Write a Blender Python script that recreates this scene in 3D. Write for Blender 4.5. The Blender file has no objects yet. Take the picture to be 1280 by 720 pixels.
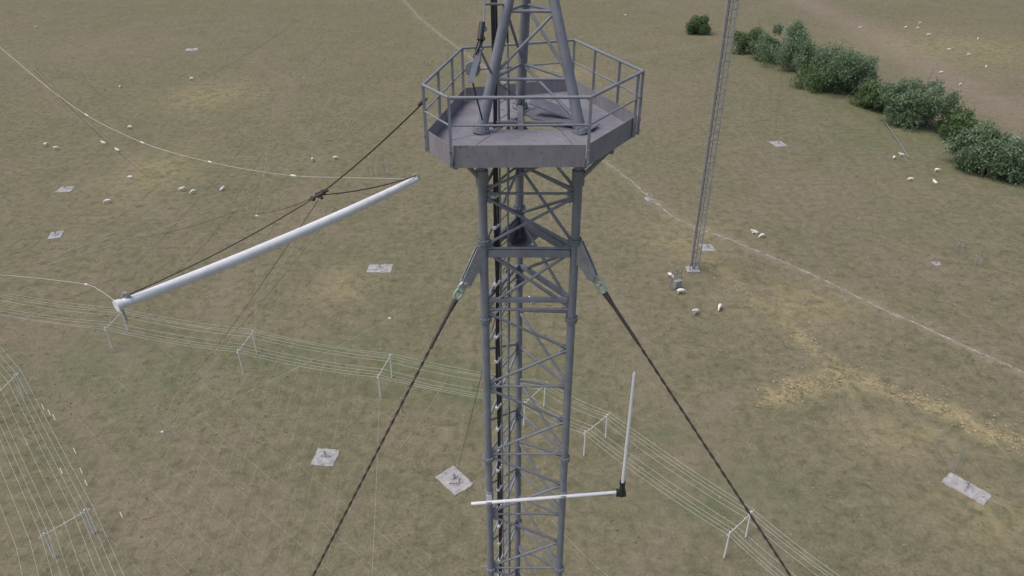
import bpy, math, random
import numpy as np
from mathutils import Vector, Matrix
random.seed(7); rng=np.random.default_rng(7)
CAMH=55.0; TH=math.radians(30.3); F=900.0
CT,ST=math.cos(TH),math.sin(TH)

# ---------- survey helpers: bearings measured from the drone position -> world metres ----------
def ray(px,py):
    x=px-640; y=py-360
    return Vector((x, F*CT-y*ST, -(F*ST+y*CT)))/F
def G(px,py,z=0.0):            # where a sight line meets height z
    r=ray(px,py); t=(CAMH-z)/-r.z
    return Vector((r.x*t,r.y*t,z))
def A(px,py,d):                # a point at range d
    return Vector((0,0,CAMH))+ray(px,py)*d

# ---------- materials ----------
def ramp(nt,fac,stops):
    n=nt.nodes.new('ShaderNodeValToRGB'); cr=n.color_ramp
    while len(cr.elements)<len(stops): cr.elements.new(0.5)
    for e,(p,c) in zip(cr.elements,stops):
        e.position=p; e.color=(c[0],c[1],c[2],1)
    nt.links.new(fac,n.inputs[0]); return n.outputs[0]
def noise(nt,scale,detail=4,rough=.6,vec=None,dist=0):
    n=nt.nodes.new('ShaderNodeTexNoise'); n.inputs['Scale'].default_value=scale
    n.inputs['Detail'].default_value=detail; n.inputs['Roughness'].default_value=rough
    n.inputs['Distortion'].default_value=dist
    if vec is not None: nt.links.new(vec,n.inputs['Vector'])
    return n.outputs['Fac']
def mix(nt,f,a,b,mode='MIX'):
    n=nt.nodes.new('ShaderNodeMix'); n.data_type='RGBA'; n.blend_type=mode
    for s,v in ((n.inputs[0],f),(n.inputs[6],a),(n.inputs[7],b)):
        if isinstance(v,(int,float)): s.default_value=v
        elif isinstance(v,tuple): s.default_value=(v[0],v[1],v[2],1)
        else: nt.links.new(v,s)
    return n.outputs[2]
def mth(nt,op,a,b=None,c=None):
    n=nt.nodes.new('ShaderNodeMath'); n.operation=op
    for i,v in enumerate((a,b,c)):
        if v is None: continue
        if isinstance(v,(int,float)): n.inputs[i].default_value=v
        else: nt.links.new(v,n.inputs[i])
    return n.outputs[0]
def scaled(nt,v,s,rot=(0,0,0)):
    n=nt.nodes.new('ShaderNodeMapping'); n.inputs['Scale'].default_value=s; n.inputs['Rotation'].default_value=rot
    nt.links.new(v,n.inputs['Vector']); return n.outputs[0]
def bump(nt,h,strength,dist,bsdf):
    b=nt.nodes.new('ShaderNodeBump'); b.inputs['Strength'].default_value=strength; b.inputs['Distance'].default_value=dist
    nt.links.new(h,b.inputs['Height']); nt.links.new(b.outputs[0],bsdf.inputs['Normal'])
def new(name):
    m=bpy.data.materials.new(name); m.use_nodes=True; nt=m.node_tree
    return m,nt,nt.nodes['Principled BSDF']
def worldpos(nt):
    return nt.nodes.new('ShaderNodeNewGeometry').outputs['Position']
def mottled(name,c1,c2,scale=6,rough=.6,metal=0,c3=None,bs=.15,bd=.01,s3=30,streak=None):
    m,nt,b=new(name); v=worldpos(nt)
    col=ramp(nt,noise(nt,scale,6,.65,v),[(.3,c1),(.7,c2)])
    if c3: col=mix(nt,ramp(nt,noise(nt,s3,5,.7,v),[(.58,(0,0,0)),(.72,(1,1,1))]),col,c3)
    if streak: # rain-washed vertical staining
        col=mix(nt,ramp(nt,noise(nt,1,5,.7,scaled(nt,v,(14,14,1.3))),[(.52,(0,0,0)),(.72,(.75,.75,.75))]),col,streak)
    nt.links.new(col,b.inputs['Base Color'])
    b.inputs['Roughness'].default_value=rough; b.inputs['Metallic'].default_value=metal
    bump(nt,noise(nt,scale*5,4,.6,v),bs,bd,b)
    return m
M_steel=mottled('painted_steel',(.172,.182,.210),(.245,.256,.288),3.5,.5,.05,(.16,.157,.16),s3=14,streak=(.140,.144,.160))
M_steel_lt=mottled('galvanised_steel',(.25,.26,.285),(.37,.38,.405),5,.45,.3)
M_floor=mottled('platform_plate',(.195,.185,.206),(.272,.260,.285),2.5,.6,.05,(.15,.125,.11),s3=9,streak=(.155,.14,.145))
M_farsteel=mottled('aged_steel',(.22,.22,.25),(.33,.33,.36),1.0,.6,.1)
M_white=mottled('white_glassfibre',(.68,.69,.70),(.80,.80,.80),2.5,.4,0,(.58,.58,.55),s3=6)
M_dark=mottled('black_rubber',(.014,.014,.016),(.040,.040,.043),12,.5)
M_wire=mottled('guy_rope',(.045,.035,.032),(.085,.068,.062),25,.7)
M_chrome=mottled('shackle_steel',(.35,.37,.38),(.5,.52,.52),12,.35,.6)
M_green=mottled('green_thimble',(.20,.34,.26),(.46,.54,.46),14,.45,.1)
M_rope=mottled('pale_rope',(.36,.35,.31),(.50,.49,.44),20,.8)
M_line=mottled('line_wire',(.38,.43,.36),(.52,.56,.50),8,.6)
M_line2=mottled('thin_copper_wire',(.30,.33,.27),(.42,.45,.39),8,.6)
M_conc=mottled('weathered_concrete',(.24,.23,.22),(.46,.44,.425),1.6,.9,0,(.13,.125,.075),bs=.6,bd=.05,s3=1.9)
M_post=mottled('white_post',(.6,.6,.58),(.75,.75,.73),4,.6)
M_bark=mottled('bark',(.07,.055,.04),(.13,.11,.085),3,.9)
M_cab=mottled('grey_cabinet',(.22,.23,.24),(.33,.34,.35),3,.5)

# ---------- mesh builder ----------
class B:
    def __init__(s): s.v=[]; s.f=[]; s.sm=[]; s.mi=[]
    def add(s,vs,fs,sm=False,mi=0):
        o=len(s.v); s.v+= [tuple(p) for p in vs]
        for f in fs:
            s.f.append(tuple(i+o for i in f)); s.sm.append(sm); s.mi.append(mi)
    def tube(s,p0,p1,r,n=10,r2=None,cap=True,mi=0):
        p0=Vector(p0);p1=Vector(p1); r2=r if r2 is None else r2
        d=(p1-p0)
        if d.length<1e-6: return
        d.normalize(); a=Vector((0,0,1)) if abs(d.z)<.9 else Vector((1,0,0))
        u=d.cross(a).normalized(); w=d.cross(u)
        vs=[]
        for p,rr in ((p0,r),(p1,r2)):
            for i in range(n):
                t=2*math.pi*i/n; vs.append(p+u*(rr*math.cos(t))+w*(rr*math.sin(t)))
        s.add(vs,[(i,(i+1)%n,n+(i+1)%n,n+i) for i in range(n)],True,mi)
        if cap: s.add(vs,[tuple(range(n))[::-1],tuple(range(n,2*n))],False,mi)
    def path(s,pts,r,n=6,mi=0):
        for a,b in zip(pts[:-1],pts[1:]): s.tube(a,b,r,n,mi=mi)
    def beam(s,p0,p1,w,h,mi=0,up=(0,0,1)):
        p0=Vector(p0);p1=Vector(p1); d=(p1-p0).normalized(); up=Vector(up)
        if abs(d.dot(up))>.95: up=Vector((0,1,0))
        u=d.cross(up).normalized()*w/2; k=u.cross(d).normalized()*h/2
        vs=[p+a*u+b*k for p in (p0,p1) for a,b in ((-1,-1),(1,-1),(1,1),(-1,1))]
        s.add(vs,[(3,2,1,0),(4,5,6,7),(0,1,5,4),(1,2,6,5),(2,3,7,6),(3,0,4,7)],False,mi)
    def prism(s,poly,off,mi=0):
        n=len(poly); off=Vector(off); vs=[Vector(p) for p in poly]+[Vector(p)+off for p in poly]
        s.add(vs,[tuple(range(n))[::-1],tuple(range(n,2*n))]+[(i,(i+1)%n,n+(i+1)%n,n+i) for i in range(n)],False,mi)
    def torus(s,c,axis,R,r,n=24,m=8,stretch=None,mi=0):
        c=Vector(c);axis=Vector(axis).normalized(); a=Vector((0,0,1)) if abs(axis.z)<.9 else Vector((1,0,0))
        if stretch is not None: u=Vector(stretch).normalized(); st=1.5
        else: u=axis.cross(a).normalized(); st=1
        w=axis.cross(u); vs=[]
        for i in range(n):
            t=2*math.pi*i/n; e=u*math.cos(t)*st+w*math.sin(t); rad=u*math.cos(t)+w*math.sin(t)
            for j in range(m):
                q=2*math.pi*j/m; vs.append(c+e*R+rad*(r*math.cos(q))+axis*(r*math.sin(q)))
        s.add(vs,[(i*m+j,((i+1)%n)*m+j,((i+1)%n)*m+(j+1)%m,i*m+(j+1)%m) for i in range(n) for j in range(m)],True,mi)
    def obj(s,name,mats,parent=None,bevel=0):
        me=bpy.data.meshes.new(name); me.from_pydata(s.v,[],s.f); 
        me.polygons.foreach_set('use_smooth',s.sm); me.polygons.foreach_set('material_index',s.mi)
        for m in (mats if isinstance(mats,(list,tuple)) else [mats]): me.materials.append(m)
        me.update()
        o=bpy.data.objects.new(name,me); bpy.context.scene.collection.objects.link(o)
        if parent: o.parent=parent
        if bevel:
            md=o.modifiers.new('b','BEVEL'); md.width=bevel; md.segments=2; md.limit_method='ANGLE'
        return o
def empty(name):
    e=bpy.data.objects.new(name,None); bpy.context.scene.collection.objects.link(e); return e
def sag(a,b,s,n=16):
    a=Vector(a);b=Vector(b); return [a.lerp(b,i/n)-Vector((0,0,s*4*(i/n)*(1-i/n))) for i in range(n+1)]
def hz(x,y,h): return Vector((x,y,CAMH-h))

# =====================================================  MAIN MAST
mast=empty('radio_mast')
L2=(-.53,12.0); R2=(1.175,12.0); K2=(.15,13.47)
plan=[L2,R2,K2]; cen=(.27,12.49)
legs=B()
for p in plan:
    legs.tube((p[0],p[1],0),hz(*p,3.9),.083,20)
    for h in [6.0,7.72]+[7.72+3.7*i for i in range(1,13)]:
        z=CAMH-h
        legs.tube((p[0],p[1],z-.045),(p[0],p[1],z-.006),.128,20); legs.tube((p[0],p[1],z+.006),(p[0],p[1],z+.045),.128,20)
        for i in range(8):
            t=i*math.pi/4+.2; q=(p[0]+.106*math.cos(t),p[1]+.106*math.sin(t))
            legs.tube((*q,z-.075),(*q,z+.075),.012,6)
legs.obj('legs',M_steel,mast)
def leg_at(i,h): return hz(*plan[i],h)
br=B()
def brace(p,q,r,gap=.06):
    d=(q-p).normalized(); br.tube(p+d*gap,q-d*gap,r,8)
    for c,e in ((p,d),(q,-d)):
        br.beam(c+e*.05,c+e*.19,.014,.11)
levels=[4.15,5.05,6.15,7.5,9.4]
h=9.4
while h<53: h+=1.9; levels.append(h)
for f,(i,j) in enumerate(((0,1),(1,2),(2,0))):
    for k,(a,b) in enumerate(zip(levels[:-1],levels[1:])):
        brace(leg_at(i,b),leg_at(j,b),.026)
        if b-a>1.5:
            m=(a+b)/2
            brace(leg_at(i,a+.06),leg_at(j,m),.029); brace(leg_at(j,m),leg_at(i,b-.06),.029)
        else:
            brace(leg_at(i,a+.05),leg_at(j,b-.05),.030); brace(leg_at(j,a+.05),leg_at(i,b-.05),.030)
br.obj('bracing',M_steel,mast)
st=B()
for (i,j) in ((0,1),(1,2),(2,0)):
    a,b=leg_at(i,6.25),leg_at(j,6.25); d=(b-a).normalized()
    st.beam(a+d*.09,b-d*.09,.10,.15)
    a,b=leg_at(i,7.28),leg_at(j,7.28); st.beam(a+d*.09,b-d*.09,.09,.08)
for i in range(3):
    p=Vector(plan[i]); o1=Vector(plan[(i+1)%3])-p; o2=Vector(plan[(i+2)%3])-p
    poly=[p+o1*.07+o2*.02,p+o1*.44,p+o1*.36+o2*.12,p+o1*.12+o2*.36,p+o2*.44,p+o2*.07+o1*.02]
    if i==2: st.prism([(q.x,q.y,CAMH-6.62) for q in poly],(0,0,-.02))
    for o in (o1,o2):
        if i!=2: continue
        dd=Vector((o.x,o.y,0)).normalized(); a=leg_at(i,6.34)+dd*.08; n=Vector((-dd.y,dd.x,0))*.012
        st.prism([a,a+dd*.62,a+Vector((0,0,-.62))],n)
st.obj('guy_level_stiffeners',M_steel,mast,bevel=.004)
def top(i,h):
    t=(3.9-h)/3.5; p=plan[i]; 
    return hz(p[0]+(cen[0]+.03-p[0])*t*.98,p[1]+(cen[1]-p[1])*t*.98,h)
tp=B()
for i in range(3):
    tp.tube(top(i,3.93),top(i,.5),.094,20,r2=.08)
    tp.tube(top(i,3.93),top(i,3.86),.15,20)
    for k in range(6):
        t=k*math.pi/3; c=top(i,3.88); q=c+Vector((.122*math.cos(t),.122*math.sin(t),0)); tp.tube(q-Vector((0,0,.05)),q+Vector((0,0,.07)),.013,6)
for f,(i,j) in enumerate(((0,1),(1,2),(2,0))):
    for h,r in ((3.05,.028),(2.0,.028)):
        tp.tube(top(i,h),top(j,h),r,8)
    if f!=0: tp.tube(top(i,3.75),top(j,3.05),.028,8)
    for a,b in ((3.05,2.0),(2.0,1.2)):
        tp.tube(top(i,a-.05),top(j,b),.026,8)
tp.tube(hz(cen[0],cen[1],.75),hz(cen[0],cen[1],-1.5),.04,12)
tp.obj('tapered_head',M_steel,mast)

lad=B(); cab=B(); clip=B()
a=Vector((-.19,12.73)); fd=Vector((K2[0]-L2[0],K2[1]-L2[1])).normalized()
inn=Vector((fd.y,-fd.x))
base=a+inn*.10
r1=base-fd*.30; r2=base+fd*.05
for r in (r1,r2): lad.tube((r.x,r.y,.3),(r.x,r.y,CAMH-2.6),.02,8)
z=.5
while z<CAMH-2.7:
    lad.tube((r1.x,r1.y,z),(r2.x,r2.y,z),.012,6); z+=.28
lad.obj('ladder',M_steel_lt,mast)
for k,(o,rr) in enumerate(((-.36,.022),(-.43,.018),(-.48,.017),(.12,.018))):
    q=base+fd*o-inn*.02
    pts=[]; z=.3
    while z<CAMH-1.2:
        pts.append(Vector((q.x+.012*math.sin(z*1.7+k),q.y+.012*math.cos(z*2.1+k),z))); z+=.5
    cab.path(pts,rr,8)
cab.obj('feeder_cables',M_dark,mast)
z=.8
while z<CAMH-3.5:
    q=base+fd*-.42-inn*.02
    clip.beam((q.x-fd.x*.11,q.y-fd.y*.11,z),(q.x+fd.x*.11,q.y+fd.y*.11,z),.07,.05)
    z+=.62
clip.obj('cable_clips',M_post,mast)

# =====================================================  PLATFORM
plat=empty('work_platform')
C=(-.92,10.62);D=(1.16,10.66);E=(2.16,12.2);Fp=(1.22,14.7);Ap=(-.92,13.95);Bp=(-1.37,11.35)
hexa=[C,D,E,Fp,Ap,Bp]
inn3=[Vector(cen)+(Vector(p)-Vector(cen))*.62 for p in plan]
fl=B(); zf=CAMH-3.93
def fpoly(ps): fl.prism([(p[0],p[1],zf) for p in ps],(0,0,-.02))
l,r,k=inn3
def sep(ps,g=.012):
    c=sum((Vector((p[0],p[1])) for p in ps),Vector((0,0)))/len(ps)
    return [Vector((p[0],p[1]))+(c-Vector((p[0],p[1]))).normalized()*g for p in ps]
for ps in ((C,D,r,l),(D,E,r),(E,Fp,k,r),(Fp,Ap,k),(Ap,Bp,l,k),(Bp,C,l)): fpoly(sep(ps))
fl.obj('floor_plates',M_floor,plat)
fb=B()
zb=zf-.085
for p in hexa: 
    q=Vector(cen)+(Vector(p)-Vector(cen))*.45; fb.beam((q.x,q.y,zb),(p[0]*.985+cen[0]*.015,p[1]*.985+cen[1]*.015,zb),.06,.12)
for i in range(3):
    p=Vector(plan[i]); d=(p-Vector(cen)).normalized(); o=p+d*.62
    fb.tube((p.x+d.x*.05,p.y+d.y*.05,CAMH-4.75),(o.x,o.y,zb-.05),.04,10)
    fb.tube((p.x,p.y,CAMH-4.60),(p.x,p.y,CAMH-4.88),.115,18)
    fb.beam((p.x,p.y,CAMH-4.14),(o.x,o.y,CAMH-4.14),.07,.12)
    for s in (-1,1):
        n=Vector((-d.y,d.x))*s*.11
        fb.beam((p.x+n.x,p.y+n.y,CAMH-4.55),(p.x+n.x+d.x*.2,p.y+n.y+d.y*.2,CAMH-4.25),.02,.12)
fb.obj('support_brackets',M_steel,plat)
ht=B()
ht.beam((.42,12.75,zf+.06),(1.45,12.15,zf+.06),.34,.02)
ht.beam((.35,12.95,zf+.30),(1.2,12.75,zf+.04),.5,.02)
ht.beam((.15,12.15,zf+.05),(.15,13.3,zf+.05),.10,.10)
ht.beam((-.45,12.35,zf+.05),(.9,12.35,zf+.05),.08,.08)
ht.obj('hatch',M_floor,plat)
fa=B(); zt=CAMH-3.68; zbm=CAMH-4.04
n=len(hexa)
for i in range(n):
    p=Vector(hexa[i]);q=Vector(hexa[(i+1)%n]); d=(q-p).normalized(); 
    a=Vector((p.x+d.x*.02,p.y+d.y*.02,(zt+zbm)/2)); b=Vector((q.x-d.x*.02,q.y-d.y*.02,(zt+zbm)/2))
    fa.beam(a,b,.008,zt-zbm)
    nrm=Vector((d.y,-d.x,0))
    fa.beam(a-nrm*.035+Vector((0,0,-(zt-zbm)/2+.006)),b-nrm*.035+Vector((0,0,-(zt-zbm)/2+.006)),.062,.008)
fa.obj('kick_plates',M_floor,plat)
rl=B(); zr=CAMH-2.94
posts=[]
def out(p,g=.03):
    v=Vector(p)-Vector(cen); return Vector(p)+v.normalized()*g
op=[out(p) for p in hexa]
for i in range(n):
    p,q=op[i],op[(i+1)%n]
    rl.tube((p.x,p.y,zr),(q.x,q.y,zr),.026,10)
    rl.tube((p.x,p.y,zr-.42),(q.x,q.y,zr-.42),.017,8)
    posts.append(p)
    if i in (2,4): posts+= [p.lerp(q,.30),p.lerp(q,.66)]
    if i in (1,): posts+=[p.lerp(q,.90)]
    if i==3: posts.append(p.lerp(q,.5))
for p in posts:
    rl.beam((p.x,p.y,zbm+.02),(p.x,p.y,zr),.045,.045)
    for zz in (zt-.08,zbm+.09):
        v=(p-Vector(cen)).normalized(); rl.tube((p.x+v.x*.02,p.y+v.y*.02,zz),(p.x+v.x*.045,p.y+v.y*.045,zz),.016,6)
rl.obj('railing',M_steel,plat)

# =====================================================  GUYS
def guy(legi,dirv,slope,h0,anchor=None,rs=1.0):
    root=empty('guy_wire')
    p=Vector((*plan[legi],0)); d=Vector(dirv).normalized()
    g=B(); 
    nn=Vector((-d.y,d.x,0))*.011
    def q(r,h): return Vector((p.x+d.x*r,p.y+d.y*r,CAMH-h))
    pl=[q(.06,h0-1.02),q(.15,h0-1.05),q(.44,h0-.52),q(.50,h0-.36),q(.43,h0-.28),q(.30,h0-.30),q(.18,h0-.50),q(.06,h0-.55)]
    for s in (-1,1): g.prism([x+nn*(3*s)-nn for x in pl],nn*2)
    g.obj('attachment_plate',M_steel_lt,root,bevel=.003)
    sh=B(); down=Vector((d.x,d.y,-slope)).normalized(); c=q(.42,h0-.38)
    sh.tube(c-nn*7,c+nn*7,.035,14); sh.tube(c-nn*9,c-nn*7,.05,6); sh.tube(c+nn*7,c+nn*9,.05,6)
    sh.torus(c+down*.10,nn,.075,.022,stretch=down)
    c0=q(.20,h0-.72)
    for cc in (c0,q(.28,h0-.62)): sh.tube(cc-nn*6,cc+nn*6,.02,8)
    sh.obj('shackle',M_chrome,root)
    th=B(); c2=c+down*.24
    th.torus(c2,nn,.085,.026,stretch=down); th.obj('thimble',M_green,root)
    w=B(); s0=c2+down*.13
    w.tube(s0,s0+down*.28,.055*rs,12,r2=.04*rs)
    end=anchor if anchor is not None else s0+down*((s0.z)/-down.z)
    dd=(end-s0).normalized()
    w.tube(s0+dd*.28,s0+dd*1.1,.036*rs,10,r2=.034*rs)
    u=dd.cross(Vector((0,0,1))).normalized(); v=dd.cross(u)
    Ltot=(end-s0).length; N=int(min(Ltot,14)/.05)
    for ph in (0,math.pi):
        sp=[]
        for i in range(N+1):
            t=i*.05/Ltot; base_=(s0+dd*1.1).lerp(end,t)-Vector((0,0,.25*4*t*(1-t)))
            an_=i*.05*14+ph; sp.append(base_+u*(.013*rs*math.cos(an_))+v*(.013*rs*math.sin(an_)))
        w.path(sp,.0155*rs,5)
    w.path([ (s0+dd*1.1).lerp(end,t)-Vector((0,0,.25*4*t*(1-t))) for t in [N*.05/Ltot+(1-N*.05/Ltot)*i/16 for i in range(17)]],.024*rs,6)
    w.obj('rope',M_wire,root)
    an=B(); e=Vector((end.x,end.y,0))
    an.beam(e+Vector((-.5,0,.16)),e+Vector((.5,0,.16)),.8,.32); an.obj('anchor_block',M_conc,root,bevel=.03)
guy(0,(-.866,-.5,0),1.566,7.15)
guy(1,(.866,-.5,0),1.18,7.02)
guy(2,(-.15,1,0),1.17,7.1,anchor=G(568,600,.3),rs=.55)

# head rigging
rg=empty('halyard_pulley'); b=B()
b.tube(A(606,-30,11.3),A(605,38,11.3),.012,8)
for i in range(6):
    c=A(605-1.0*i,36+6*i,11.35); b.torus(c,(1,0,0) if i%2 else (0,1,0),.035,.013,14,6)
b.tube(A(600,62,11.3),A(598,80,11.3),.035,10); 
c=A(591,86,11.3); b.tube(c-Vector((0,.04,0)),c+Vector((0,.04,0)),.12,20); b.tube(c-Vector((0,.06,0)),c+Vector((0,.06,0)),.03,10)
b.beam(A(597,70,11.2),A(588,103,11.2),.09,.02,up=(0,1,0)); 
b.obj('block_and_chain',M_steel,rg)
b=B(); 
b.tube(A(603,28,11.2),A(600,50,11.2),.05,10); b.tube(A(604,48,11.25),A(592,72,11.25),.022,8)
b.path([A(606,30,11.3),A(595,60,11.3),A(590,100,11.4),A(603,150,12)],.014,6); b.obj('insulator',M_dark,rg)
b=B(); b.tube(A(600,62,11.3),top(0,3.0),.02,8); b.tube(A(606,5,11.3),top(0,1.9),.02,8); b.obj('outrigger',M_steel,rg)

# =====================================================  WHIP ANTENNA ON BOOM
wh=empty('whip_antenna'); b=B()
bl=hz(-.93,11.66,12.5); brr=hz(2.6,12.03,12.5)
b.tube(bl,brr,.040,14); b.obj('boom',M_white,wh)
b=B(); px,py_=2.53,11.98
b.tube(hz(px,py_-.02,12.36),hz(px,py_-.02,9.05),.040,14,r2=.034); b.tube(hz(px,py_-.02,9.05),hz(px,py_-.02,9.0),.034,14,r2=.015); b.obj('radome',M_white,wh)
b=B(); b.tube(hz(px,py_-.02,12.55),hz(px,py_-.02,12.2),.062,14); b.beam(hz(px-.12,py_+.02,12.5),hz(px+.1,py_+.02,12.5),.14,.12); b.tube(hz(px,py_,12.2),hz(px,py_,12.12),.07,14)
b.path([hz(px,py_,12.4),hz(px-.25,py_+.05,12.6),hz(px-1,py_,12.58),hz(1.2,11.95,12.57)],.012,6)
b.obj('clamp',M_dark,wh)
b=B()
for lx in (L2,R2):
    yb=11.66+(lx[0]+.93)/3.53*.37
    b.beam(hz(lx[0],lx[1],12.5),hz(lx[0],yb-.04,12.5),.13,.07)
    b.tube(hz(lx[0],lx[1],12.4),hz(lx[0],lx[1],12.6),.10,16)
b.obj('mounting_clamps',M_steel_lt,wh)

# =====================================================  SUSPENDED TUBE DIPOLE
dp=empty('dipole_antenna')
tl=A(152,380,13.0); tr=A(516,226,18.0)
b=B(); d=(tr-tl).normalized()
N=14
def rad(t): return .082+.030*max(0,math.sin(math.pi*min(1,t)))**.6
def cp(t): return tl.lerp(tr,t)-Vector((0,0,.10*4*t*(1-t)))
for i in range(N):
    t0,t1=i/N,(i+1)/N
    b.tube(cp(t0),cp(t1),rad(t0),20,r2=rad(t1),cap=(i in(0,N-1)))
b.tube(tl,tl-d*.10,.10,20,r2=.115); b.tube(tr,tr+d*.18,.085,20,r2=.06)
b.obj('tube',M_white,dp)
b=B()
b.torus(tl+d*.12+Vector((0,0,.12)),(0,1,0),.06,.018); b.tube(tl+d*.05,tl+d*.16+Vector((0,0,.14)),.03,8)
b.beam(tl-d*.02+Vector((0,0,-.08)),tl-d*.02+Vector((0.03,0,-.36)),.022,.022)
b.torus(tr+d*.12+Vector((0,0,.08)),(0,1,0),.06,.02); b.tube(tr+d*.1,tr+d*.22,.05,10)
b.obj('end_fittings',M_steel_lt,dp)
knot=A(398,244,15.2); st0=A(534,123,11.6)
b=B()
b.path(sag(st0,knot,.06,10),.015,6)
b.path(sag(knot,tl+d*.1+Vector((0,0,.12)),.10,12),.012,6)
b.path(sag(knot,tr+d*.1+Vector((0,0,.1)),.08,10),.014,6)
b.obj('suspension_bridle',M_wire,dp)
b=B()
for q,rr in ((knot,.055),(A(404,240,15.1),.045),(A(391,248,15.2),.045)):
    b.torus(q,(.3,1,.2),rr,.018)
b.tube(A(386,250,15.2),A(410,238,15.0),.025,8); b.tube(A(398,240,15.2),A(403,249,15.2),.03,8)
b.tube(A(524,131,11.8),A(531,125,11.65),.035,8)
b.obj('bridle_shackles',M_wire,dp)
ry=empty('stay_rope'); b=B(); ins=B()
def ropepts(L): return [A(x,y,z) for x,y,z in L]
def smooth(P,k=6):
    o=[]; Q=[P[0]*2-P[1]]+P+[P[-1]*2-P[-2]]
    for i in range(1,len(Q)-2):
        for j in range(k):
            t=j/k; a,b_,c,d_=Q[i-1],Q[i],Q[i+1],Q[i+2]
            o.append(.5*((2*b_)+(c-a)*t+(2*a-5*b_+4*c-d_)*t*t+(-a+3*b_-3*c+d_)*t**3))
    return o+[P[-1]]
kp=ropepts([(518,224,18),(440,222,21),(370,220,24),(310,212,27),(265,203,29),(220,192,31),(180,179,33),(140,161,36),(110,145,38),(75,121,41),(40,93,44),(-40,25,52)])
pts=smooth(kp)
for i_,(p_,q_) in enumerate(zip(pts[:-1],pts[1:])): b.tube(p_,q_,.0078+.00015*i_,6)
for i in (2,4,6,8): ins.tube(kp[i],kp[i].lerp(kp[i+1],.09),.033,10)
kp=ropepts([(146,378,12.9),(128,365,13.6),(110,356,14.3),(75,351,16),(40,347,18),(-60,338,22)]); b.path(smooth(kp),.0065,6)
ins.tube(kp[2],kp[2].lerp(kp[3],.08),.022,8)
pts=ropepts([(110,356,14.3),(170,325,22),(240,290,30)]); b.path(pts,.005,5)
b.obj('rope',M_rope,ry); ins.obj('egg_insulators',M_post,ry)

# =====================================================  SECOND MAST
m2=empty('radio_mast'); b=B(); g=G(866,338); W=1.45
tri=[Vector((g.x+W*.577*math.cos(t),g.y+W*.577*math.sin(t),0)) for t in (math.radians(100),math.radians(220),math.radians(340))]
for p in tri: b.tube(p+Vector((0,0,.4)),p+Vector((0,0,53)),.075,10)
z=1.6
while z<52.5:
    for i in range(3):
        p,q=tri[i],tri[(i+1)%3]
        b.tube(p+Vector((0,0,z)),q+Vector((0,0,z)),.03,6)
        b.tube(p+Vector((0,0,z)),q+Vector((0,0,z+.55)),.034,6); b.tube(q+Vector((0,0,z+.55)),p+Vector((0,0,z+1.1)),.034,6)
    z+=1.1
b.obj('lattice',M_farsteel,m2)
b=B()
foot=Vector((g.x,g.y,.55))
for p in tri: b.tube(p+Vector((0,0,1.7)),foot,.08,8)
b.tube(foot,Vector((g.x,g.y,.2)),.2,12); b.obj('base_pivot',M_farsteel,m2)
b=B(); b.beam((g.x-1.0,g.y,.13),(g.x+1.0,g.y,.13),1.8,.26); b.obj('plinth',M_conc,m2,bevel=.03)
b=B()
c2=sum(tri,Vector())/3
b.tube((c2.x-.25,c2.y-.2,1),(c2.x-.25,c2.y-.2,52),.05,8); b.tube((c2.x+.15,c2.y-.2,1),(c2.x+.15,c2.y-.2,52),.03,6); b.obj('feeder_cables',M_dark,m2)
for (px,py) in ((975,180),(1192,590),(475,336)):
    gw=empty('guy_wire')
    b=B()
    for hh in (50,30):
        e=G(px,py,.3); s=Vector((g.x,g.y,hh)); b.path(sag(s,e,1.0,14),.010,5)
    b.obj('rope',M_farsteel,gw)
def cabinet(px,py,rot,h=1.5,w=.9):
    root=empty('equipment_cabinet'); q=G(px,py); b=B(); u=Vector((math.cos(rot),math.sin(rot),0)); v=Vector((-u.y,u.x,0))
    b.beam(q-u*w/2+Vector((0,0,.45+h/2)),q+u*w/2+Vector((0,0,.45+h/2)),.6,h)
    b.beam(q-u*w*.56+Vector((0,0,.48+h)),q+u*w*.56+Vector((0,0,.48+h)),.75,.05)
    for s in (-1,1):
        for t in (-1,1): b.tube(q+u*s*w*.45+v*t*.25,q+u*s*w*.45+v*t*.25+Vector((0,0,.45)),.04,6)
    b.beam(q-u*w*.4-v*.31+Vector((0,0,.5+h/2)),q-u*.02-v*.31+Vector((0,0,.5+h/2)),.02,h*.85)
    b.beam(q+u*w*.4-v*.31+Vector((0,0,.5+h/2)),q+u*.02-v*.31+Vector((0,0,.5+h/2)),.02,h*.85)
    b.tube(q-v*.34+Vector((.05,0,.4+h/2)),q-v*.34+Vector((.05,0,.6+h/2)),.02,6)
    b.obj('body',M_cab,root,bevel=.01)
    b=B()
    for s in (-1,0,1):
        b.tube(q+u*s*w*.8+v*.5,q+u*s*w*.8+v*.5+Vector((0,0,h+1.8)),.06,6)
        b.tube(q+u*s*w*.8+v*.5+Vector((0,0,h+1.8)),q+u*s*w*.8+v*.5+Vector((0,0,h+2.3)),.10,8)
    b.tube(q-u*w*.8+v*.5+Vector((0,0,h+1.5)),q+u*w*.8+v*.5+Vector((0,0,h+1.5)),.06,6)
    b.tube(q-u*w*.8+v*.5+Vector((0,0,h+.6)),q+u*w*.8+v*.5+Vector((0,0,h+.6)),.05,6)
    b.obj('frame',M_farsteel,root)
cabinet(846,362,.4,1.1,1.1)

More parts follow.
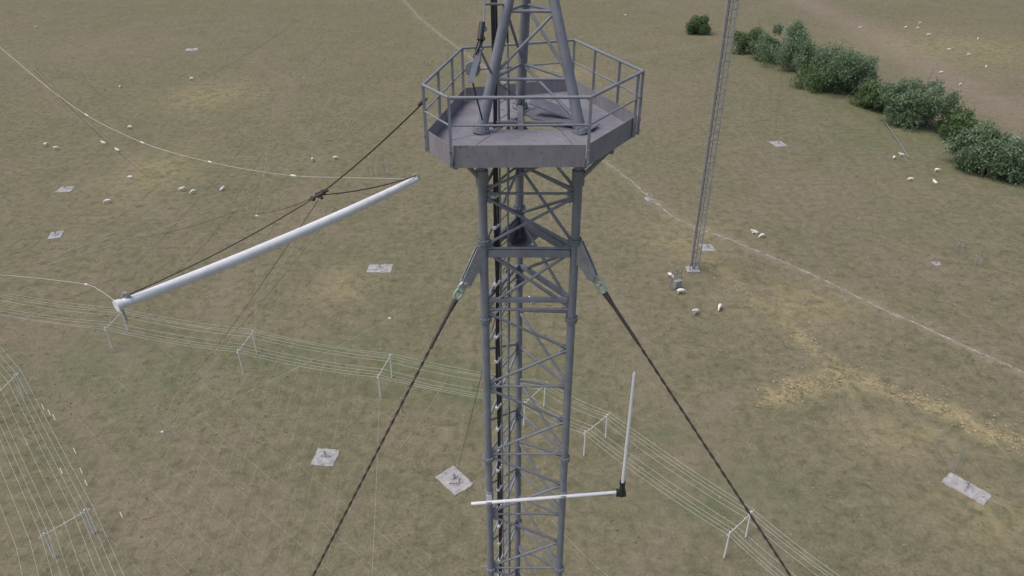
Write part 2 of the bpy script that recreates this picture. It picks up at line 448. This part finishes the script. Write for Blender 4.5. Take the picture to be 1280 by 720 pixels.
# =====================================================  OPEN-WIRE FEEDERS
def openline(pairs,hh,ts,rw,name='overhead_line',mat=None):
    root=empty(name); bp=B(); bw=B(); bi=B(); tops=[]
    for ip,(a,c) in enumerate(pairs):
        a=G(*a);c=G(*c); 
        for q in (a,c):
            ln=Vector((random.uniform(-.07,.07),random.uniform(-.07,.07),0))
            bp.tube(q,q+ln+Vector((0,0,hh+.25)),.085,8,r2=.07)
        d=(c-a)
        bp.beam(a-d*.12+Vector((0,0,hh)),c+d*.12+Vector((0,0,hh)),.04,.04)
        tops.append([a+d*t+Vector((0,0,hh+.2)) for t in ts])
        for p in tops[-1]: bi.tube(p-Vector((0,0,.16)),p+Vector((0,0,.03)),.035,6)
    for s,e in zip(tops[:-1],tops[1:]):
        for p,q in zip(s,e): bw.path(sag(p,q,random.uniform(.25,.5),12),rw,5)
    bp.obj('posts',M_post,root); bw.obj('wires',mat or M_line,root); bi.obj('insulators',M_post,root)
ts=[-.1,.02,.14,.3,.7,.86,.98,1.1]
openline([((-160,372),(-190,392)),((0,391),(-25,411)),((160,414),(141,436)),((321,441),(304,465)),((490,472),(476,497)),((680,508),(655,532)),((757,547),(730,569)),((932,671),(905,697)),((1100,800),(1060,830))],3.2,ts,.0145)
openline([((-30,420),(-70,450)),((30,495),(-5,530)),((118,667),(68,697)),((200,860),(120,880))],3.0,[-.2,-.05,.1,.25,.5,.75,.9,1.05,1.3,1.6],.013)
cw=empty('antenna_wires'); b=B()
for i in range(20):
    p=G(10+21*i,705,2.2); q=G(165+15*i,450,2.2); b.path(sag(p,q,.25,8),.0075,4)
for i in range(8):
    p=G(-10+30*i,560-18*i,2.0); q=G(120+60*i,720,2.0); b.path(sag(p,q,.2,8),.0070,4)
for i in range(6):
    p=G(40+28*i,330-4*i,6); q=G(250+26*i,165+6*i,6); b.path(sag(p,q,.5,8),.0095,4)
for a,c in (((487,398,60),(203,540,62)),((342,130,70),(320,270,66)),((320,270,66),(319,425,64)),((510,280,60),(487,460,75)),((474,500,62),(465,720,50)),((690,420,60),(683,520,70)),((250,240,60),(40,330,60)),((400,260,70),(190,560,70)),((470,120,80),(300,300,80)),((45,85,40),(185,215,50)),((520,230,50),(330,300,60)),((60,330,60),(320,240,60)),((690,650,55),(760,720,50)),((560,470,70),(500,560,66)),((1100,80,110),(985,190,110))):
    b.path(sag(A(*a),A(*c),.3,8),.0115 if a[2]>50 else .0075,4)
b.obj('wires',M_line2,cw)
b=B()
for x,y,d in ((487,398,60),(203,540,62),(321,270,66)): b.tube(A(x-1.5,y,d),A(x+1.5,y,d),.09,6)
for x,y in ((60,512),(66,518),(100,585),(106,600),(150,640),(92,560),(75,585),(52,505)):
    p=G(x,y,3.0); q=G(x+3,y+7,3.0); b.tube(p,q,.03,6)
b.obj('insulators',M_post,cw)
dw=empty('antenna_wires'); b=B()
for a,c in (((42,88,45),(190,225,60)),((150,300,60),(300,262,50)),((300,262,50),(398,244,20)),((398,250,20),(230,480,70)),((330,190,80),(180,420,80)),((420,260,50),(270,440,70)),((200,230,80),(60,330,80)),((350,200,80),(200,360,80)),((300,190,80),(130,370,80)),((190,190,80),(100,90,80)),((380,20,110),(250,100,100)),((980,60,120),(968,178,120))):
    b.path(sag(A(*a),A(*c),.4,8),.012,4)
b.obj('wires',M_wire,dw)

def fieldpost(px,py,h,kind=0):
    r=empty('field_antenna'); b=B(); q=G(px,py)
    b.tube(q,q+Vector((0,0,h)),.065,6)
    if kind==1:
        b.tube(q+Vector((-1,0,h*.8)),q+Vector((1,0,h*.8)),.05,6); b.tube(q+Vector((0,-1,h*.8)),q+Vector((0,1,h*.8)),.05,6)
        for s in (-1,1): b.tube(q+Vector((s,0,0)),q+Vector((s,0,h*.8)),.045,6)
    b.tube(q+Vector((0,0,h)),q+Vector((0,0,h+.2)),.09,6); b.obj('post',M_steel_lt,r)
for x,y,h,k in ((253,45,2.8,1),(377,108,2.8,1),(467,220,3.4,1),(481,219,3.6,1),(535,82,2.4,1),(1196,318,2.4,1),(1220,332,1.8,1),(1238,375,2.4,0),(1163,97,3,0),(1107,22,3,0),(503,516,2,0),(780,42,2.0,0),(662,235,2,0),(1193,590,3.4,0)):
    fieldpost(x,y,h,k)
b=B(); b.tube(G(1136,196),G(1107,153,.6),.10,8); 
b.tube(G(1136,196),G(1136,196,.9),.07,8); b.tube(G(1107,153),G(1107,153,.9),.07,8); b.obj('felled_pole',M_steel_lt)

# =====================================================  CONCRETE PADS
def pad(px,py,w,d,rot,lug=True):
    q=G(px,py); root=empty('concrete_pad'); b=B(); u=Vector((math.cos(rot),math.sin(rot),0)); v=Vector((-u.y,u.x,0))
    out=[]; n=40
    for i in range(n):
        t=2*math.pi*i/n+.01; c,s=math.cos(t),math.sin(t); k=1/max(abs(c),abs(s)); k*=random.uniform(.93,1.01)
        out.append(q+u*(c*k*w/2)+v*(s*k*d/2)+Vector((0,0,-.02)))
    b.prism(out,(0,0,.10)); 
    for i in range(5):
        a=q+u*random.uniform(-.30,.2)*w+v*random.uniform(-.35,.35)*d; s=random.uniform(.2,.5)
        e=a+u*s*1.6+v*random.uniform(-.2,.2); b.beam(a+Vector((0,0,.10)),e+Vector((0,0,.10)),s,.06+.01*i)
    b.obj('slab',M_conc,root,bevel=.01)
    if lug:
        b=B(); b.tube(q+Vector((0,0,.07)),q+Vector((0,0,.8)),.06,8); b.torus(q+Vector((0,0,.85)),(0,1,0),.12,.04)
        for s in (-1,1): b.beam(q+u*s*.5+Vector((0,0,.2)),q+Vector((0,0,.6)),.06,.06)
        b.obj('anchor_lug',M_farsteel,root)
for a in ((82,237,2.9,2.9,.1),(70,294,2.1,3.0,.3),(475,336,3.9,2.7,0),(407,572,2.6,2.6,-.1),(568,601,2.5,3.6,.72),(1208,611,2.2,4.2,.68),(973,180,3.0,3.6,.2),(884,310,2.2,2.6,0),(240,62,4,4,.3),(811,249,1.4,1.8,.4),(1170,330,.9,1.2,.2)):
    pad(*a)

# =====================================================  TREES
def leafmat(name,c1,c2,c3):
    m,nt,b=new(name); at=nt.nodes.new('ShaderNodeAttribute'); at.attribute_name='tone'
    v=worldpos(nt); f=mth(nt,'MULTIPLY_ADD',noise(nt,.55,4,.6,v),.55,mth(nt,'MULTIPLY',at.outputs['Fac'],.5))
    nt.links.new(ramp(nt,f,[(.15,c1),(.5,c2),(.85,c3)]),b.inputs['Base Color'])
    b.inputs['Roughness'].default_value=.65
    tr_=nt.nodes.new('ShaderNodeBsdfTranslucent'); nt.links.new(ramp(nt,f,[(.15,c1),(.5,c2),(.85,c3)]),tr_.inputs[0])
    ms=nt.nodes.new('ShaderNodeMixShader'); ms.inputs[0].default_value=.3
    o=[n for n in nt.nodes if n.type=='OUTPUT_MATERIAL'][0]
    nt.links.new(b.outputs[0],ms.inputs[1]); nt.links.new(tr_.outputs[0],ms.inputs[2]); nt.links.new(ms.outputs[0],o.inputs[0])
    return m
M_leaf=leafmat('willow_foliage',(.070,.118,.058),(.155,.225,.120),(.27,.34,.215))
M_leaf2=leafmat('thorn_foliage',(.055,.095,.038),(.115,.18,.07),(.21,.28,.13))
def tree(px,py,w,h,mat,nl=8500,name='willow_tree'):
    root=empty(name); q=G(px,py); b=B()
    b.tube(q,q+Vector((0,0,h*.4)),.28,8,r2=.18)
    cl=[]
    for i in range(24):
        t=random.uniform(0,2*math.pi); rr=random.random()**.6*w*.42; z=h*random.uniform(.18,.84)*(1-.3*(rr/(w*.42))**2)
        c=q+Vector((rr*math.cos(t),rr*math.sin(t),z)); s=random.uniform(.11,.22)*w*(1 if z<h*.6 else .8)
        cl.append((c,s)); 
        j=q+Vector((0,0,h*random.uniform(.1,.4))); m=j.lerp(c,.5)+Vector((0,0,.3)); b.tube(j,m,.10,6,r2=.06,cap=False); b.tube(m,c,.06,5,r2=.02,cap=False)
    b.obj('trunk_and_limbs',M_bark,root)
    cs=np.array([list(c) for c,s in cl]); ss=np.array([s for c,s in cl])
    idx=rng.integers(0,len(cl),nl); dirs=rng.normal(size=(nl,3)); dirs/=np.linalg.norm(dirs,axis=1)[:,None]
    rad=rng.random(nl)**.4*(1+.15*rng.normal(size=nl))
    sq=np.array([1,1,1.1]); P=cs[idx]+dirs*rad[:,None]*ss[idx][:,None]*sq
    P[:,2]=np.maximum(P[:,2],.15)
    a=rng.normal(size=(nl,3)); a[:,2]+=.8; a/=np.linalg.norm(a,axis=1)[:,None]
    c=rng.normal(size=(nl,3)); c=np.cross(a,c); c/=np.linalg.norm(c,axis=1)[:,None]
    sz=rng.uniform(.13,.34,nl)[:,None]
    vs=np.stack([P-a*sz*1.3,P+c*sz*.55,P+a*sz*1.3,P-c*sz*.55],1).reshape(-1,3)
    me=bpy.data.meshes.new('foliage'); me.vertices.add(nl*4); me.vertices.foreach_set('co',vs.ravel())
    me.loops.add(nl*4); me.loops.foreach_set('vertex_index',np.arange(nl*4)); me.polygons.add(nl)
    me.polygons.foreach_set('loop_start',np.arange(nl)*4); me.update(calc_edges=True)
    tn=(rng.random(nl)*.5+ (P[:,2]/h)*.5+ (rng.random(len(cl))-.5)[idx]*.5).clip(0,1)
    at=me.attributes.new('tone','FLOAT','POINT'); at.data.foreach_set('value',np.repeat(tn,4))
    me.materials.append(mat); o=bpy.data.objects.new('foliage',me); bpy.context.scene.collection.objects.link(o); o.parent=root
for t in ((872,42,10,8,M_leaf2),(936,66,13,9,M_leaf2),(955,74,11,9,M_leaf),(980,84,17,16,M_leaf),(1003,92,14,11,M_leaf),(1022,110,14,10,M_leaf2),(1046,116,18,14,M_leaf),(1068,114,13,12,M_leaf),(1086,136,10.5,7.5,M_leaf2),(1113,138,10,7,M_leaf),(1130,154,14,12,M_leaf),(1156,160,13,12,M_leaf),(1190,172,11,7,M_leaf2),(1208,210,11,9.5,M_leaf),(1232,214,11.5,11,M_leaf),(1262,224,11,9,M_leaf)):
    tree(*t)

# =====================================================  SHEEP
def woolmat():
    m,nt,b=new('fleece'); v=worldpos(nt)
    nt.links.new(ramp(nt,noise(nt,14,4,.6,v),[(.3,(.62,.58,.50)),(.7,(.82,.80,.74))]),b.inputs['Base Color']); b.inputs['Roughness'].default_value=.95
    bump(nt,noise(nt,30,3,.6,v),.6,.03,b); return m
M_wool=woolmat()
def sheepmesh(pose):
    v=[(0,-.42,.64),(0,-.1,.65),(0,.28,.66)]; r=[.22,.27,.23]; e=[(0,1),(1,2)]
    def ad(p,rr,par): v.append(p); r.append(rr); e.append((par,len(v)-1)); return len(v)-1
    if pose=='graze': n=ad((0,.50,.58),.13,2); hd=ad((0,.66,.32),.085,n); mz=ad((0,.74,.12),.05,hd)
    elif pose=='lie': n=ad((0,.44,.80),.13,2); hd=ad((0,.56,.94),.085,n); mz=ad((0,.74,.88),.05,hd)
    else: n=ad((0,.46,.80),.13,2); hd=ad((0,.60,.93),.085,n); mz=ad((0,.78,.85),.05,hd)
    for s in (-1,1): ad((s*.13,v[hd][1]-.02,v[hd][2]+.03),.022,hd)
    t=ad((0,-.63,.58),.05,0); ad((0,-.67,.40),.035,t)
    for s in (-1,1):
        if pose=='lie':
            a=ad((s*.16,-.40,.44),.10,0); k=ad((s*.2,-.18,.36),.06,a); h=ad((s*.2,-.44,.31),.035,k); ad((s*.2,-.26,.29),.028,h)
            a=ad((s*.13,.28,.44),.09,2); k=ad((s*.14,.46,.33),.04,a); ad((s*.14,.28,.29),.028,k)
        else:
            a=ad((s*.14,-.42,.50),.11,0); k=ad((s*.15,-.32,.38),.07,a); h=ad((s*.14,-.48,.23),.036,k); ad((s*.14,-.44,0.02),.03,h)
            a=ad((s*.13,.28,.50),.09,2); k=ad((s*.12,.31,.27),.038,a); ad((s*.12,.30+.03*s,.02),.03,k)
    if pose=='lie': v=[(x,y,z-.26) for x,y,z in v]
    me=bpy.data.meshes.new('sk'); me.from_pydata(v,e,[]); o=bpy.data.objects.new('sk',me); bpy.context.scene.collection.objects.link(o)
    sk=o.modifiers.new('s','SKIN'); 
    for i,rr in enumerate(r): me.skin_vertices[0].data[i].radius=(rr,rr)
    me.skin_vertices[0].data[0].use_root=True
    ss=o.modifiers.new('ss','SUBSURF'); ss.levels=1; ss.render_levels=1
    dg=bpy.context.evaluated_depsgraph_get(); m2=bpy.data.meshes.new_from_object(o.evaluated_get(dg)); bpy.data.objects.remove(o)
    m2.name='sheep_'+pose; m2.materials.clear(); m2.materials.append(M_wool)
    for p in m2.polygons: p.use_smooth=True
    return m2
SM=[sheepmesh('graze'),sheepmesh('stand'),sheepmesh('lie')]
sheep=[(163,161),(58,183),(71,187),(130,180),(151,110),(240,100),(228,239),(242,242),(278,238),(163,224),(135,254),(391,202),(420,199),(147,189),(838,347),(851,367),(869,393),(899,387),(943,292),(952,297),(1117,199),(1126,196),(1138,226),(1168,229),(1171,215),(1186,63),(1160,45),(1147,36),(1132,35),(1200,107),(1176,92),(752,137),(782,20),(1075,35),(1210,70),(1222,50),(700,60),(46,35),(664,378),(1150,30),(1232,85)]
for i,(x,y) in enumerate(sheep):
    o=bpy.data.objects.new('sheep',SM[[0,1,0,2,0][i%5]]); bpy.context.scene.collection.objects.link(o)
    o.location=G(x,y); o.rotation_euler=(0,0,random.uniform(0,6.28) if i%3 else random.choice((1.4,-1.5))); s=random.uniform(.92,1.08); o.scale=(s,s,s)

# =====================================================  GROUND
xs=np.concatenate([-250-np.geomspace(4000,3,26),np.arange(-250,250.1,.8),250+np.geomspace(3,4000,26)])
ys=np.concatenate([34-np.geomspace(3000,3,20),np.arange(34,380.1,.8),380+np.geomspace(3,7000,28)])
X,Y=np.meshgrid(xs,ys); nx,ny=len(xs),len(ys)
def pdist(X,Y,pts):
    d=np.full(X.shape,1e9)
    for a,b in zip(pts[:-1],pts[1:]):
        dx,dy=b[0]-a[0],b[1]-a[1]; t=(((X-a[0])*dx+(Y-a[1])*dy)/(dx*dx+dy*dy)).clip(0,1)
        d=np.minimum(d,np.hypot(X-a[0]-t*dx,Y-a[1]-t*dy))
    return d
def gp(L): return [tuple(G(x,y))[:2] for x,y in L]
pathL=gp([(500,-5),(525,23),(570,58),(640,110),(700,160),(760,205),(790,228),(815,250),(840,270),(870,285),(915,300),(960,320),(1010,342),(1060,365),(1105,387),(1150,405),(1195,427),(1240,448),(1330,490)])
tuss=[gp([(965,497),(1010,480),(1060,470),(1110,485),(1150,500),(1195,520),(1240,545),(1300,560)]),gp([(985,405),(1020,440),(1060,468)]),gp([(890,325),(930,360),(960,395)]),gp([(830,300),(895,330)])]
m_path=np.exp(-(pdist(X,Y,pathL)/1.3)**2)
m_t=np.zeros_like(X)
for i,L in enumerate(tuss): m_t=np.maximum(m_t,np.exp(-(pdist(X,Y,L)/(2.0 if i==0 else 1.4))**2)*(1.05 if i<1 else .85 if i<2 else .6))
def blob(px,py,rx,ry):
    g=G(px,py); return np.exp(-((X-g.x)/rx)**2-((Y-g.y)/ry)**2)
for a in ((190,215,9,14),(430,355,4,6),(1130,545,7,4),(1230,640,6,4),(1070,480,8,3),(260,120,14,16),(1200,60,30,30),(700,90,10,10),(860,300,8,8),(1000,380,9,7)): m_t=np.maximum(m_t,.62*blob(*a))
farm=gp([(1000,0),(1075,33),(1130,66),(1200,104),(1290,150)])
m_b=np.exp(-(pdist(X,Y,farm)/11)**2)
for L in ([(780,75),(830,62),(900,50)],[(40,95),(150,190),(260,330),(300,470)],[(330,60),(370,160),(430,300)],[(700,330),(820,420),(900,560),(930,700)],[(1000,260),(1100,330),(1240,360)],[(180,440),(260,560),(300,720)],[(40,420),(120,520),(170,720)],[(760,700),(800,620),(900,520),(960,500)]):
    L=gp(L); w_=random.uniform(1.2,2.6); m_b=np.maximum(m_b,.42*np.exp(-(pdist(X+3*np.sin(Y*.11),Y+2*np.sin(X*.13),L)/w_)**2))
for a in ((60,430,14,6),(230,650,9,7),(1050,250,18,16),(800,120,14,20),(120,60,30,30)): m_b=np.maximum(m_b,.42*blob(*a))
m_g=np.zeros_like(X)
for a in ((130,450,16,8),(1180,65,16,14),(1080,180,8,7),(170,480,9,5),(1120,150,7,20),(600,485,14,4),(500,470,14,4),(900,620,9,5),(350,440,14,4),(820,540,5,3)): m_g=np.maximum(m_g,blob(*a))
hed=gp([(860,50),(930,72),(1010,112),(1080,142),(1150,168),(1200,210),(1290,240)])
m_g=np.maximum(m_g,.9*np.exp(-(pdist(X,Y,hed)/5)**2))
Z=np.zeros_like(X)
co=np.stack([X,Y,Z],-1).reshape(-1,3)
me=bpy.data.meshes.new('ground'); me.vertices.add(nx*ny); me.vertices.foreach_set('co',co.ravel())
ii,jj=np.meshgrid(np.arange(nx-1),np.arange(ny-1)); q=(jj*nx+ii).ravel()
fc=np.stack([q,q+1,q+1+nx,q+nx],1); nf=len(q)
me.loops.add(nf*4); me.loops.foreach_set('vertex_index',fc.ravel()); me.polygons.add(nf); me.polygons.foreach_set('loop_start',np.arange(nf)*4); me.update(calc_edges=True)
ca=me.attributes.new('cover','FLOAT_COLOR','POINT'); ca.data.foreach_set('color',np.stack([m_path,m_t,m_b,m_g],-1).reshape(-1,4).ravel())
m,nt,bs=new('rough_pasture'); v=worldpos(nt)
at=nt.nodes.new('ShaderNodeAttribute'); at.attribute_name='cover'
sepc=nt.nodes.new('ShaderNodeSeparateColor'); nt.links.new(at.outputs['Color'],sepc.inputs[0])
n_big=noise(nt,.018,5,.6,v,.6); n_mid=noise(nt,.11,6,.7,v,.8); n_s=noise(nt,.75,6,.75,v,.4); n_f=noise(nt,3.2,5,.75,v)
GS=.90
def gc(*c): return tuple(x*GS for x in c)
c=ramp(nt,n_big,[(.36,gc(.255,.210,.148)),(.52,gc(.228,.202,.130)),(.66,gc(.208,.196,.118))])
c=mix(nt,ramp(nt,n_mid,[(.40,(0,0,0)),(.62,(.65,.65,.65))]),c,gc(.168,.166,.093))
c=mix(nt,ramp(nt,noise(nt,.16,6,.75,v,1.2),[(.52,(0,0,0)),(.72,(.8,.8,.8))]),c,gc(.282,.228,.163))
c=mix(nt,ramp(nt,noise(nt,1,5,.7,scaled(nt,v,(.55,.06,1),(0,0,.5)),.5),[(.50,(0,0,0)),(.70,(.5,.5,.5))]),c,gc(.150,.148,.086))
c=mix(nt,ramp(nt,noise(nt,1,5,.7,scaled(nt,v,(.07,.5,1),(0,0,.35)),.5),[(.56,(0,0,0)),(.74,(.55,.55,.55))]),c,gc(.30,.262,.165))
c=mix(nt,ramp(nt,n_s,[(.34,(.8,.8,.8)),(.50,(0,0,0))]),c,gc(.112,.112,.060))
c=mix(nt,ramp(nt,n_s,[(.52,(0,0,0)),(.72,(.8,.8,.8))]),c,gc(.315,.272,.185))
c=mix(nt,ramp(nt,n_f,[(.38,(.55,.55,.55)),(.55,(0,0,0))]),c,gc(.120,.112,.066))
gm=mth(nt,'MULTIPLY',at.outputs['Alpha'],ramp(nt,noise(nt,.3,6,.75,v,1),[(.38,(0,0,0)),(.62,(1,1,1))]))
c=mix(nt,mth(nt,'MULTIPLY',gm,.6),c,gc(.13,.162,.078))
bm_=mth(nt,'MULTIPLY',sepc.outputs[2],ramp(nt,noise(nt,.12,6,.7,v,1),[(.25,(.3,.3,.3)),(.6,(1,1,1))]))
c=mix(nt,mth(nt,'MULTIPLY',bm_,.8),c,mix(nt,n_s,gc(.20,.155,.118),gc(.34,.275,.215)))
tm=mth(nt,'MULTIPLY',sepc.outputs[1],ramp(nt,noise(nt,.35,6,.75,v,1.2),[(.40,(0,0,0)),(.56,(1,1,1))]))
c=mix(nt,mth(nt,'MULTIPLY',tm,.88),c,mix(nt,n_s,(.22,.18,.085),(.46,.385,.22)))
pm=mth(nt,'MULTIPLY',sepc.outputs[0],ramp(nt,noise(nt,.6,5,.7,v,1),[(.40,(0,0,0)),(.62,(1,1,1))]))
c=mix(nt,mth(nt,'MULTIPLY',pm,.5),c,(.34,.30,.24))
nt.links.new(c,bs.inputs['Base Color']); bs.inputs['Roughness'].default_value=1; bs.inputs['Specular IOR Level'].default_value=.1
bump(nt,mth(nt,'ADD',n_s,mth(nt,'MULTIPLY',n_f,.4)),.65,.3,bs)
me.materials.append(m); o=bpy.data.objects.new('ground',me); bpy.context.scene.collection.objects.link(o)

mp,ntp,bp_=new('worn_chalk'); vv=worldpos(ntp)
ntp.links.new(ramp(ntp,noise(ntp,1.2,6,.75,vv,.5),[(.40,(.19,.165,.105)),(.54,(.33,.30,.24)),(.72,(.52,.50,.45))]),bp_.inputs['Base Color']); bp_.inputs['Roughness'].default_value=1
b=B(); 
pp=[]
for a,c_ in zip(pathL[:-1],pathL[1:]):
    n_=max(2,int(math.dist(a,c_)/.6))
    for i in range(n_): t=i/n_; pp.append(Vector((a[0]+(c_[0]-a[0])*t,a[1]+(c_[1]-a[1])*t,.006)))
off=0
vs=[]
for i,p in enumerate(pp[:-1]):
    d=(pp[i+1]-p).normalized(); nn=Vector((-d.y,d.x,0)); off=.94*off+random.uniform(-.12,.12)
    wl=random.uniform(.04,.28); wr=random.uniform(.04,.28); vs+= [p+nn*(off+wl),p+nn*(off-wr)]
b.add(vs,[(2*i,2*i+1,2*i+3,2*i+2) for i in range(len(vs)//2-1)])
b.obj('footpath',mp)

# rough grass tufts
nT=120000
bx=rng.uniform(-220,230,nT); by=rng.uniform(38,360,nT)
keep=(np.abs(bx)<.74*(by*.863+27.7)+6)
bx,by=bx[keep],by[keep]
ex=[];ey=[]
for li,L in enumerate(tuss[:3]):
    for a,c_ in zip(L[:-1],L[1:]):
        n_=int(math.dist(a,c_)*(15,9,4)[li]); t=rng.random(n_)
        ex.append(a[0]+(c_[0]-a[0])*t+rng.normal(size=n_)*1.3); ey.append(a[1]+(c_[1]-a[1])*t+rng.normal(size=n_)*1.1)
ex=np.concatenate(ex);ey=np.concatenate(ey); ne=len(ex)
cl=np.sin(bx*.13+np.sin(by*.09)*2)*np.cos(by*.11+np.sin(bx*.07)*2.3)
k2=rng.random(len(bx))<(.35+.5*(cl>0)); bx,by=bx[k2],by[k2]
tx=np.concatenate([bx,ex]); ty=np.concatenate([by,ey]); n=len(tx)
tone=np.concatenate([rng.random(len(bx))*.8,.6+.4*rng.random(ne)])
hgt=np.concatenate([rng.uniform(.05,.19,len(bx)),rng.uniform(.08,.24,ne)])
K=6; th=rng.uniform(0,6.28,(n,K)); R_=(hgt[:,None]*rng.uniform(.8,1.6,(n,K)))
cx,cy=tx[:,None],ty[:,None]
wd=hgt[:,None]*.3
p0=np.stack([cx-np.sin(th)*wd,cy+np.cos(th)*wd,np.zeros((n,K))],-1); p1=np.stack([cx+np.sin(th)*wd,cy-np.cos(th)*wd,np.zeros((n,K))],-1)
p2=np.stack([cx+np.cos(th)*R_,cy+np.sin(th)*R_,hgt[:,None]*rng.uniform(.5,1.0,(n,K))],-1)
vv=np.stack([p0,p1,p2],2).reshape(-1,3); nf=n*K
me=bpy.data.meshes.new('rough_grass'); me.vertices.add(nf*3); me.vertices.foreach_set('co',vv.ravel()); me.loops.add(nf*3); me.loops.foreach_set('vertex_index',np.arange(nf*3)); me.polygons.add(nf); me.polygons.foreach_set('loop_start',np.arange(nf)*3); me.update(calc_edges=True)
at=me.attributes.new('tone','FLOAT','POINT'); at.data.foreach_set('value',np.repeat(tone,K*3))
m,nt,bs=new('dry_grass'); a_=nt.nodes.new('ShaderNodeAttribute'); a_.attribute_name='tone'
nt.links.new(ramp(nt,a_.outputs['Fac'],[(0,(.115,.120,.062)),(.4,(.175,.163,.094)),(.7,(.27,.232,.142)),(1,(.44,.375,.22))]),bs.inputs['Base Color']); bs.inputs['Roughness'].default_value=.9
me.materials.append(m); o=bpy.data.objects.new('rough_grass',me); bpy.context.scene.collection.objects.link(o)

# =====================================================  LIGHT, WORLD, CAMERA
EL=math.radians(62); AZ=math.radians(-105)
w=bpy.data.worlds.new('World'); bpy.context.scene.world=w; w.use_nodes=True; nt=w.node_tree
sky=nt.nodes.new('ShaderNodeTexSky'); sky.sky_type='NISHITA'; sky.sun_disc=False; sky.sun_elevation=EL; sky.sun_rotation=AZ
sky.dust_density=4; sky.air_density=1.0
nt.links.new(sky.outputs[0],nt.nodes['Background'].inputs[0]); nt.nodes['Background'].inputs[1].default_value=.15
s=bpy.data.lights.new('sun','SUN'); s.energy=1.75; s.angle=math.radians(45); s.color=(1,.97,.94)
so=bpy.data.objects.new('sun',s); bpy.context.scene.collection.objects.link(so)
sd=Vector((math.sin(AZ)*math.cos(EL),math.cos(AZ)*math.cos(EL),math.sin(EL)))
so.rotation_euler=sd.to_track_quat('Z','Y').to_euler(); so.location=(0,0,90)
cam=bpy.data.cameras.new('camera'); cam.sensor_width=36; cam.lens=F/1280*36; cam.clip_end=12000; cam.clip_start=.1
co=bpy.data.objects.new('camera',cam); bpy.context.scene.collection.objects.link(co); co.location=(0,0,CAMH); co.rotation_euler=(math.radians(90)-TH,0,0)
sc=bpy.context.scene; sc.camera=co; sc.view_settings.view_transform='Standard'; sc.view_settings.look='None'; sc.view_settings.exposure=0
